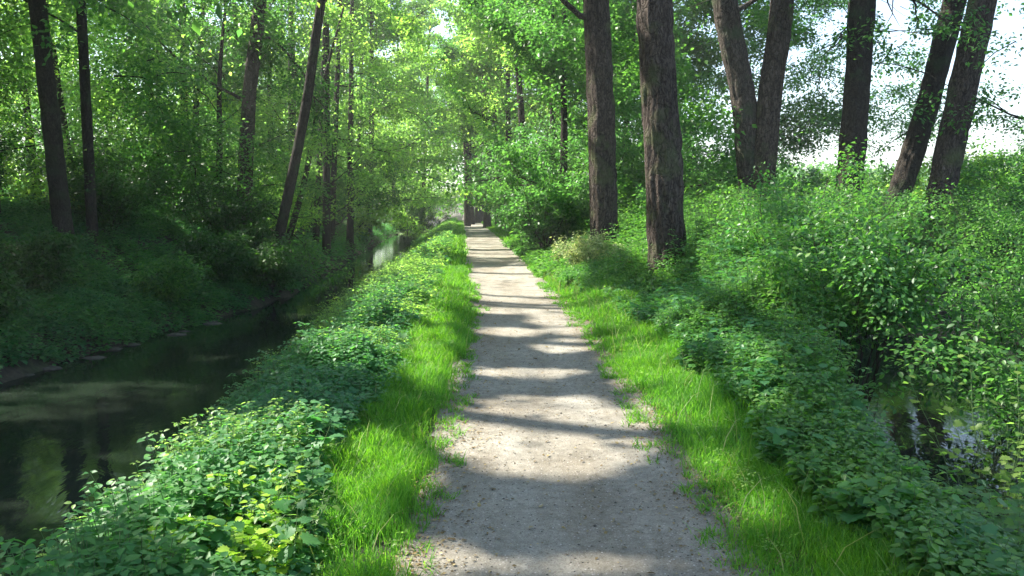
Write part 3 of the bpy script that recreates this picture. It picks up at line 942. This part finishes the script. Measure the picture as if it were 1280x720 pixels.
mb = MB()
x, y = scatter(rng, 8500, -3.4, -.6, 1.2, 9, left_bed)
px_, py__ = to_px(x, y, 0 * x)
hg = rng.uniform(.28, .5, len(x)) * (.75 + .6 * fbm(x * 1.2, y * 1.2, 12)) * np.clip((PL(y) - .25 - x) / .9, .35, 1.15)
mb2 = MB()
kk = (fbm(x * 1.3, y * 1.3, 45) > .6) & (rng.rand(len(x)) < .6)
herbs(mb2, x[kk], y[kk], hg[kk] * 1.05, rng, lsize=.05, tiers=6, pairs=4, top_frac=.6, shape=LEAF_MID)
herbs(mb, x[~kk], y[~kk], hg[~kk], rng, lsize=.066, tiers=5, pairs=4, top_frac=.6)
x, y = scatter(rng, 12000, -4.6, -.6, 9, 20, left_bed)
hg = rng.uniform(.2, .5, len(x)) * (.5 + 1.0 * fbm(x * 1.2, y * 1.2, 12)) * np.clip((PL(y) - .25 - x) / .9, .4, 1.15)
kk = fbm(x * .9, y * .9, 44) + rng.normal(size=len(x)) * .12 > .5
x2, y2, hg2 = x[kk], y[kk], hg[kk]; x, y, hg = x[~kk], y[~kk], hg[~kk]
herbs(mb, x, y, hg, rng, lsize=.085, tiers=4, pairs=4, top_frac=.6, shape=LEAF_MID)
herbs(mb2, x2, y2, hg2 * 1.15, rng, lsize=.075, tiers=4, pairs=4, top_frac=.6, shape=LEAF_MID)
x, y = scatter(rng, 12000, -8.5, -1.5, 20, 75, left_bed)
hg = rng.uniform(.12, .38, len(x))
kk = rng.rand(len(x)) < .6
herbs(mb2, x[kk], y[kk], hg[kk], rng, lsize=.15, tiers=3, pairs=3, top_frac=.6, shape=LEAF_FAR, stems=False)
x, y, hg = x[~kk], y[~kk], hg[~kk]
herbs(mb, x, y, hg, rng, lsize=.16, tiers=3, pairs=3, top_frac=.6, shape=LEAF_FAR, stems=False)
tag(mb.build('nettle_bed', [M_NETTLE, M_STEM]), kind='stuff')
tag(mb2.build('verge_herbs', [M_LIGHT, M_STEM]), kind='stuff')

# -- right mound of nettles, brambles and creepers
mb = MB()
MH = lambda x, y: (.26 + (.32 + .68 * ss(4, 8, y)) * ss(.4, 3.0, x - PR(y)) + .3 * ss(10, 13, y) * ss(3, 5, x)) * (1 - .62 * np.exp(-((x - 2.3) / .9) ** 2 - ((y - 12.6) / 2.4) ** 2)) * (.75 + .55 * fbm(x * .7, y * .7, 14))


def right_bed(x, y):
    return ((x > PR(y) + .30 + .38 * fbm(y * .9, y * 0, 16) + .2 * fbm(x * 3, y * 3, 18) - .5 * ss(12, 17, y)) & (x < PE(y) + np.where(y < 9, .22, .5))).astype(float)


def right_far_bank(x, y):
    return ((x > PR(y) + .6) & (x < PE(y) + .25)).astype(float)


x, y = scatter(rng, 16000, 1.4, 5.2, 2.2, 9.5, right_bed)
herbs(mb, x, y, MH(x, y) * rng.uniform(.7, 1.2, len(x)), rng, lsize=.06, tiers=7, pairs=4, top_frac=.8)
x, y = scatter(rng, 14000, 1.0, 12.5, 9.5, 17, right_bed)
herbs(mb, x, y, MH(x, y) * rng.uniform(.7, 1.15, len(x)), rng, lsize=.095, tiers=6, pairs=4, top_frac=.75, shape=LEAF_MID)
x, y = scatter(rng, 17000, -1.5, 15, 17, 30, right_bed)
herbs(mb, x, y, MH(x, y) * rng.uniform(.7, 1.15, len(x)), rng, lsize=.13, tiers=4, pairs=3, top_frac=.7, shape=LEAF_FAR, stems=False)
x, y = scatter(rng, 16000, -6, 18, 30, 80, right_far_bank)
herbs(mb, x, y, rng.uniform(.5, 1.1, len(x)), rng, lsize=.22, tiers=3, pairs=3, top_frac=.7, shape=LEAF_FAR, stems=False)
tag(mb.build('undergrowth', [M_BRAMBLE, M_STEM]), kind='stuff')
mb = MB()
x, y = scatter(rng, 1500, 1.3, 5.2, 2.4, 13, right_bed)
herbs(mb, x, y, MH(x, y) * rng.uniform(.7, 1.3, len(x)), rng, lsize=.10, tiers=4, pairs=3, top_frac=.6, shape=LEAF_LOBED)
x, y = scatter(rng, 260, -3.2, -.7, 2.2, 9, left_bed)
herbs(mb, x, y, rng.uniform(.22, .42, len(x)), rng, lsize=.08, tiers=3, pairs=3, top_frac=.5, shape=LEAF_LOBED)
tag(mb.build('lobed_herbs', [M_NETTLE, M_STEM]), kind='stuff')

# -- ground cover on the far bank
mb = MB()


def far_bed(x, y):
    bare = ss(.46, .56, fbm(x * .55, y * .55, 19)) * ss(.8, 1.8, XL(y) - x) * ss(6, 4, XL(y) - x)
    return (x < XL(y) - .25 + .3 * fbm(y * 2, y * 0, 8)) * (1 - .8 * bare)


x, y = scatter(rng, 26000, -14, -5.6, 4, 24, far_bed)
herbs(mb, x, y, rng.uniform(.14, .38, len(x)) * (.35 + 1.5 * fbm(x * 1.6, y * 1.6, 91)), rng, lsize=.10, tiers=3, pairs=4, top_frac=.6, shape=LEAF_MID, stems=False)
x, y = scatter(rng, 16000, -30, -6, 20, 70, far_bed)
herbs(mb, x, y, rng.uniform(.2, .6, len(x)), rng, lsize=.18, tiers=3, pairs=3, top_frac=.6, shape=LEAF_FAR, stems=False)
tag(mb.build('ground_cover', [M_NETTLE, M_STEM]), kind='stuff')


# -- grass
def grass(mb, x, y, hgt, wid, rng, lean_=.45):
    n = len(x)
    z = H(x, y) - .01
    a = rng.rand(n) * 6.283; f = rng.rand(n) * 6.283
    wv = np.stack([np.cos(f), np.sin(f), 0 * f], -1) * wid[:, None]
    lv = np.stack([np.cos(a), np.sin(a), 0 * a], -1) * (hgt * lean_ * rng.uniform(.3, 1.6, n))[:, None]
    b = np.stack([x, y, z], -1); up = np.zeros((n, 3)); up[:, 2] = hgt
    V = np.stack([b - wv, b + wv, b + up * .5 + lv * .22 - wv * .85, b + up * .5 + lv * .22 + wv * .85,
                  b + up * .85 + lv * .62 - wv * .5, b + up * .85 + lv * .62 + wv * .5, b + up * .98 + lv * 1.15], 1)
    o = (np.arange(n) * 7)[:, None, None]
    mb.add(V.reshape(-1, 3), [(np.array([(0, 1, 3, 2), (2, 3, 5, 4)])[None] + o).reshape(-1, 4), (np.array([(4, 5, 6)])[None] + o).reshape(-1, 3)])


def edge_n(y, s):
    return fbm(y * 1.7, y * 0 + s, 23 + s, 3) - .5


def ldens(x, y):
    e = PL(y) + .05 + .26 * edge_n(y, 1)
    bare = ss(.50, .62, fbm(x * 2.2, y * 1.6, 29)) * ss(.55, .1, e - x) * (y < 7)
    return ((x < e) & (x > PL(y) - .95)) * np.clip((e - x) / .22, .05, 1) * (1 - .85 * bare)


def rdens(x, y):
    e = PR(y) - .05 + .26 * edge_n(y, 2)
    return ((x > e) & (x < PR(y) + .95)) * np.clip((x - e) / .2, .05, 1)


mb = MB()
for (y0, y1, n, h0, h1, w_) in ((1.5, 5, 60000, .05, .15, .0022), (5, 10, 52000, .06, .17, .003), (10, 20, 44000, .07, .18, .0055), (20, 70, 40000, .08, .22, .014)):
    x, y = scatter(rng, n, PL(y1) - 1.0, PL(y0) + .2, y0, y1, ldens)
    tuft = .35 + 1.3 * fbm(x * 3.5, y * 3.5, 33)
    grass(mb, x, y, rng.uniform(h0, h1, len(x)) * tuft, np.full(len(x), w_), rng)
    x, y = scatter(rng, int(n * 1.5), PR(y1) - .2, PR(y0) + 1.5, y0, y1, rdens)
    tuft = (.35 + 1.4 * fbm(x * 3, y * 3, 34)) * (.55 + .9 * ss(0, .9, x - PR(y)))
    grass(mb, x, y, rng.uniform(h0, h1, len(x)) * tuft * 1.0, np.full(len(x), w_), rng)
# stray tufts creeping onto the trodden edge, dry stalks
for sd_, ef, h_ in ((1, lambda y: PL(y) + .05, -1), (2, lambda y: PR(y) - .07, 1)):
    ty_ = rng.uniform(2, 16, 300); tx_ = ef(ty_) + rng.normal(size=300) * .07
    x = np.repeat(tx_, 22) + rng.normal(size=6600) * .022; y = np.repeat(ty_, 22) + rng.normal(size=6600) * .03
    grass(mb, x, y, rng.uniform(.02, .08, 6600), np.full(6600, .0025) * (1 + y / 10), rng, .9)
tag(mb.build('grass', M_GRASS), kind='stuff')
mb = MB()
x, y = scatter(rng, 2200, -1.7, 0, 1.6, 15, lambda x, y: ldens(x, y))
grass(mb, x, y, rng.uniform(.05, .24, len(x)), np.full(len(x), .0016) * (1 + y / 6), rng, .8)
x, y = scatter(rng, 1600, .6, 2.6, 2, 17, lambda x, y: rdens(x, y))
grass(mb, x, y, rng.uniform(.06, .36, len(x)), np.full(len(x), .0016) * (1 + y / 6), rng, .6)
M_HAY = leaf_mat('dry_blade', (.13, .19, .06), (.20, .27, .09), (.32, .35, .17), (1.4, 1.4, 1.2), .3, .6, .2, 3)
tag(mb.build('dry_grass', M_HAY), kind='stuff')

# weeds in the verge, low
mb = MB()
x, y = scatter(rng, 6500, -1.6, 0, 1.8, 14, lambda x, y: ldens(x, y) * ss(.45, .6, fbm(x * 2, y * 2, 71)))
herbs(mb, x, y, rng.uniform(.04, .12, len(x)), rng, lsize=.035, tiers=2, pairs=4, shape=LEAF_MID, stems=False)
x, y = scatter(rng, 8000, .8, 2.8, 2.2, 16, lambda x, y: rdens(x, y) * ss(.45, .6, fbm(x * 2, y * 2, 72)))
herbs(mb, x, y, rng.uniform(.05, .16, len(x)), rng, lsize=.035, tiers=2, pairs=4, shape=LEAF_MID, stems=False)
tag(mb.build('verge_weeds', [M_LIGHT, M_STEM]), kind='stuff')

# litter: dry bits along the path edges and on the near bank
mb = MB()
def litter_d(x, y):
    dl = np.abs(x - PL(y)); dr = np.abs(x - PR(y))
    return .03 + .97 * np.exp(-np.minimum(dl, dr) / .14)
x, y = scatter(rng, 60000, -1.1, 1.5, 1.8, 14, litter_d)
z = H(x, y) + .018
n = len(x)
a = rng.rand(n) * 6.28
leaves(mb, np.stack([x, y, z], -1), np.stack([np.cos(a), np.sin(a), rng.normal(size=n) * .12], -1), np.array([0, 0, 1.]) + rng.normal(size=(n, 3)) * .3, rng.uniform(.008, .028, n), LEAF_FAR)
x, y = scatter(rng, 420, -.7, 1.3, 2, 14, lambda x, y: .25 + .75 * litter_d(x, y))
n = len(x); a = rng.rand(n) * 6.28
leaves(mb, np.stack([x, y, H(x, y) + .02], -1), np.stack([np.cos(a), np.sin(a), rng.normal(size=n) * .15], -1), np.array([0, 0, 1.]) + rng.normal(size=(n, 3)) * .3, rng.uniform(.025, .055, n), LEAF_MID)
tag(mb.build('leaf_litter', M_STRAW), kind='stuff')

# small stones bedded in the path
mb = MB()
ico = np.array([(0, 0, 1), (.9, 0, .1), (.28, .85, .05), (-.73, .53, .12), (-.73, -.53, .0), (.28, -.85, .08), (0, 0, -.6)])
icf = np.array([(0, 1, 2), (0, 2, 3), (0, 3, 4), (0, 4, 5), (0, 5, 1), (6, 2, 1), (6, 3, 2), (6, 4, 3), (6, 5, 4), (6, 1, 5)])


def stones(mb, x, y, z, s, rng, flat=.5):
    n = len(x)
    a = rng.rand(n) * 6.28
    T = ico[None] * rng.uniform(.75, 1.25, (n, 7, 3)) * np.array([1, 1, flat])
    V = np.stack([T[..., 0] * np.cos(a)[:, None] - T[..., 1] * np.sin(a)[:, None], T[..., 0] * np.sin(a)[:, None] + T[..., 1] * np.cos(a)[:, None], T[..., 2]], -1) * s[:, None, None]
    V = V + np.stack([x, y, z], -1)[:, None, :]
    mb.add(V.reshape(-1, 3), (icf[None] + (np.arange(n) * 7)[:, None, None]).reshape(-1, 3))


x, y = scatter(rng, 9000, -.5, 1.3, 2.0, 9, lambda x, y: .35 + .65 * np.exp(-np.minimum(np.abs(x - PL(y)), np.abs(x - PR(y))) / .15))
stones(mb, x, y, H(x, y) + .012, rng.uniform(.002, .007, len(x)) * (1 + (rng.rand(len(x)) > .97)), rng)
tag(mb.build('gravel', M_STONE), kind='stuff')
# stones and clods at the far waterline
ORD = ['First', 'Second', 'Third', 'Fourth', 'Fifth', 'Sixth', 'Seventh', 'Eighth', 'Ninth']
for k_ in range(9):
    yy = [11.3, 11.75, 12.6, 13.4, 13.8, 14.9, 15.3, 16.3, 16.6][k_]
    mb = MB()
    c = np.array([float(XL(yy)) - .1 + .3 * rng.rand(), yy, WL - .02])
    s = rng.uniform(.07, .15)
    th = np.linspace(0, math.pi, 10); ph = np.linspace(0, 2 * math.pi, 18, endpoint=False)
    T, Pp = np.meshgrid(th, ph, indexing='ij')
    rr = s * (1 + 1.1 * (fbm(np.cos(Pp) * 1.6 + k_ * 3, np.sin(Pp) * 1.6 + T * 1.3, 88) - .5))
    V = np.stack([rr * np.sin(T) * np.cos(Pp) * 1.5, rr * np.sin(T) * np.sin(Pp), rr * np.cos(T) * .35], -1).reshape(-1, 3)
    ii, jj = np.meshgrid(np.arange(9), np.arange(18), indexing='ij')
    q = np.stack([ii * 18 + jj, (ii + 1) * 18 + jj, (ii + 1) * 18 + (jj + 1) % 18, ii * 18 + (jj + 1) % 18], -1).reshape(-1, 4)
    mb.add(V, q)
    o = mb.build('stone', M_STONE, None, True)
    o.location = tuple(c)
    tag(o, '%s brownish stone from the near end of the far waterline' % ORD[k_].lower(), 'stone', 'stones along the far waterline')


# ------------------------------------------------------------------ single plants one can point at
def leafy_plant(name, label, x, y, hgt, spread, seed, nst, lsize, leafm, shape, per_stem=9, cat='plant', group=None, petiole=.7, lean_=(0, 0), z0=None, tilt=.25, stemm=None):
    rng = R(seed)
    b = gz(x, y, -.02)
    if z0 is not None: b[2] = z0
    root = empty(name, b, label, cat, group)
    st = MB(); lf = MB()
    for k in range(nst):
        a = rng.rand() * 6.283; e = rng.uniform(.1, 1) ** .7
        d = np.array([math.cos(a) * e * spread / hgt + lean_[0], math.sin(a) * e * spread / hgt + lean_[1], 1.])
        L = hgt * rng.uniform(.6, 1.1)
        pts = limb_path(b + [math.cos(a) * .05, math.sin(a) * .05, 0], d, L, rng, up=-.35 * e, n=8, wob=.07)
        tube(st, pts, np.linspace(.0025 + .0015 * hgt, .001, 9), 5)
        for q_ in range(per_stem):
            t = .3 + .7 * (q_ + .5) / per_stem
            p = np.array([np.interp(t * 8, range(9), pts[:, c_]) for c_ in range(3)])
            an = a + q_ * 2.4 + rng.normal() * .3
            dd = nrm(np.array([math.cos(an), math.sin(an), .15 + rng.normal() * .2]))
            s = lsize * rng.uniform(.6, 1.2) * (1.15 - .5 * t)
            e_ = p + dd * s * petiole
            tube(st, np.array([p, (p + e_) / 2 + [0, 0, .01], e_]), [.0018, .0016, .0012], 4, cap=False)
            N = np.array([0, 0, 1.]) + rng.normal(size=3) * tilt
            leaves(lf, e_[None], (dd + [0, 0, -.25])[None], N[None], [s], shape)
            leaves(lf, pts[-1][None], np.array([[math.cos(a), math.sin(a), .3]]), np.array([[0, 0, 1.]]), [lsize * .7], shape)
    st.build('stems', stemm or M_STEM, root, True, b)
    lf.build('foliage', leafm, root, False, b)
    return root


YP = 'bright young plants in the near nettle bed'
for k_, (px, py, hg, sp_, ls, lb) in enumerate([(305, 590, .74, .26, .062, 'bright yellow green young plant standing up from the dark nettles'),
                                               (245, 655, .52, .20, .085, 'broad lobed bright leaves low in the bottom left corner'),
                                               (372, 610, .58, .2, .055, 'small pale green plant beside the grass, right of the bright young plant'),
                                               (325, 645, .54, .2, .075, 'cluster of lobed leaves in front of the bright young plant')]):
    d = [3.6, 3.3, 3.5, 3.35][k_]
    top_ = ray(px, py, d); xg = float(top_[0]); hg = float(top_[2] - H(xg, d))
    leafy_plant('young_plant', lb, xg, d, hg * 1.22, sp_, 600 + k_, 14 if k_ != 1 else 9, ls, M_YOUNG if k_ != 2 else M_LIGHT, LEAF_LOBED if k_ in (1, 3) else LEAF_NETTLE, group=YP, per_stem=11)

SP = 'lobed leaf saplings at the near edge of the pond'
for k_, (x, y, hg, sp_, ls, lm, lb) in enumerate([
        (2.35, 3.75, .62, .35, .075, M_BRAMBLE, 'low sapling with broad dark leaves at the grass edge, bottom right'),
        (2.75, 4.15, .85, .4, .085, M_BRAMBLE, 'dark sapling in the bottom right corner'),
        (3.05, 4.9, .9, .4, .08, M_BRAMBLE, 'sapling in front of the lower bright water'),
        (3.75, 6.0, 1.75, .6, .085, M_LIGHT, 'lighter green sapling at the right edge between two bright patches of water'),
        (4.5, 7.0, 2.3, .8, .085, M_BRAMBLE, 'tall sapling high at the right edge')]):
    leafy_plant('sapling', lb, x, y, hg, sp_, 620 + k_, 19, ls, lm, LEAF_LOBED, group=SP, per_stem=16, tilt=.3, z0=float(H(x, y)) - .03)

leafy_plant('dead_plant', 'rusty red withered plant among the green brambles near the pond', 2.95, 7.7, .75, .14, 640, 5, .05, M_RED, LEAF_MID, per_stem=14, stemm=M_RED)
leafy_plant('dead_plant', 'second withered reddish stalk, lower and darker, just beyond the grass', 2.7, 7.0, .42, .14, 641, 4, .045, M_RED, LEAF_MID, per_stem=8, stemm=M_RED)

# bare dead twigs over the dark pond edge
for k_, (x, y, lb) in enumerate([(2.5, 6.3, 'tangle of bare twigs over the dark pond edge'), (3.4, 7.6, 'bare twigs sticking up before the upper bright water')]):
    r_ = R(660 + k_); mb = MB(); b = gz(x, y, -.03)
    for q_ in range(9):
        p = limb_path(b, np.array([r_.normal() * .9, r_.normal() * .6, 1]), r_.uniform(.4, .9), r_, n=7, wob=.22)
        tube(mb, p, np.linspace(.006, .0015, 8), 5)
    o = mb.build('twigs', M_TWIG, None, True, b); o.location = tuple(b)
    tag(o, lb, 'twigs')
print('tris approx', sum(len(o.data.polygons) for o in S.objects if o.type == 'MESH'))


# the damp air of the wood
m = bpy.data.materials.new('haze'); m.use_nodes = True; nt = m.node_tree; nt.nodes.clear()
out = nt.nodes.new('ShaderNodeOutputMaterial'); v = nt.nodes.new('ShaderNodeVolumePrincipled')
v.inputs['Color'].default_value = (.97, .98, .93, 1); v.inputs['Density'].default_value = .0010; v.inputs['Anisotropy'].default_value = .4
nt.links.new(v.outputs[0], out.inputs['Volume'])
x0, x1, y0, y1, z0, z1 = -620, 660, -62, 905, -3, 40
V = [(x, y, z) for z in (z0, z1) for y in (y0, y1) for x in (x0, x1)]
hz = mesh_obj('haze', V, [np.array([(0, 2, 3, 1), (4, 5, 7, 6), (0, 1, 5, 4), (2, 6, 7, 3), (0, 4, 6, 2), (1, 3, 7, 5)])], [m])
tag(hz, kind='stuff')
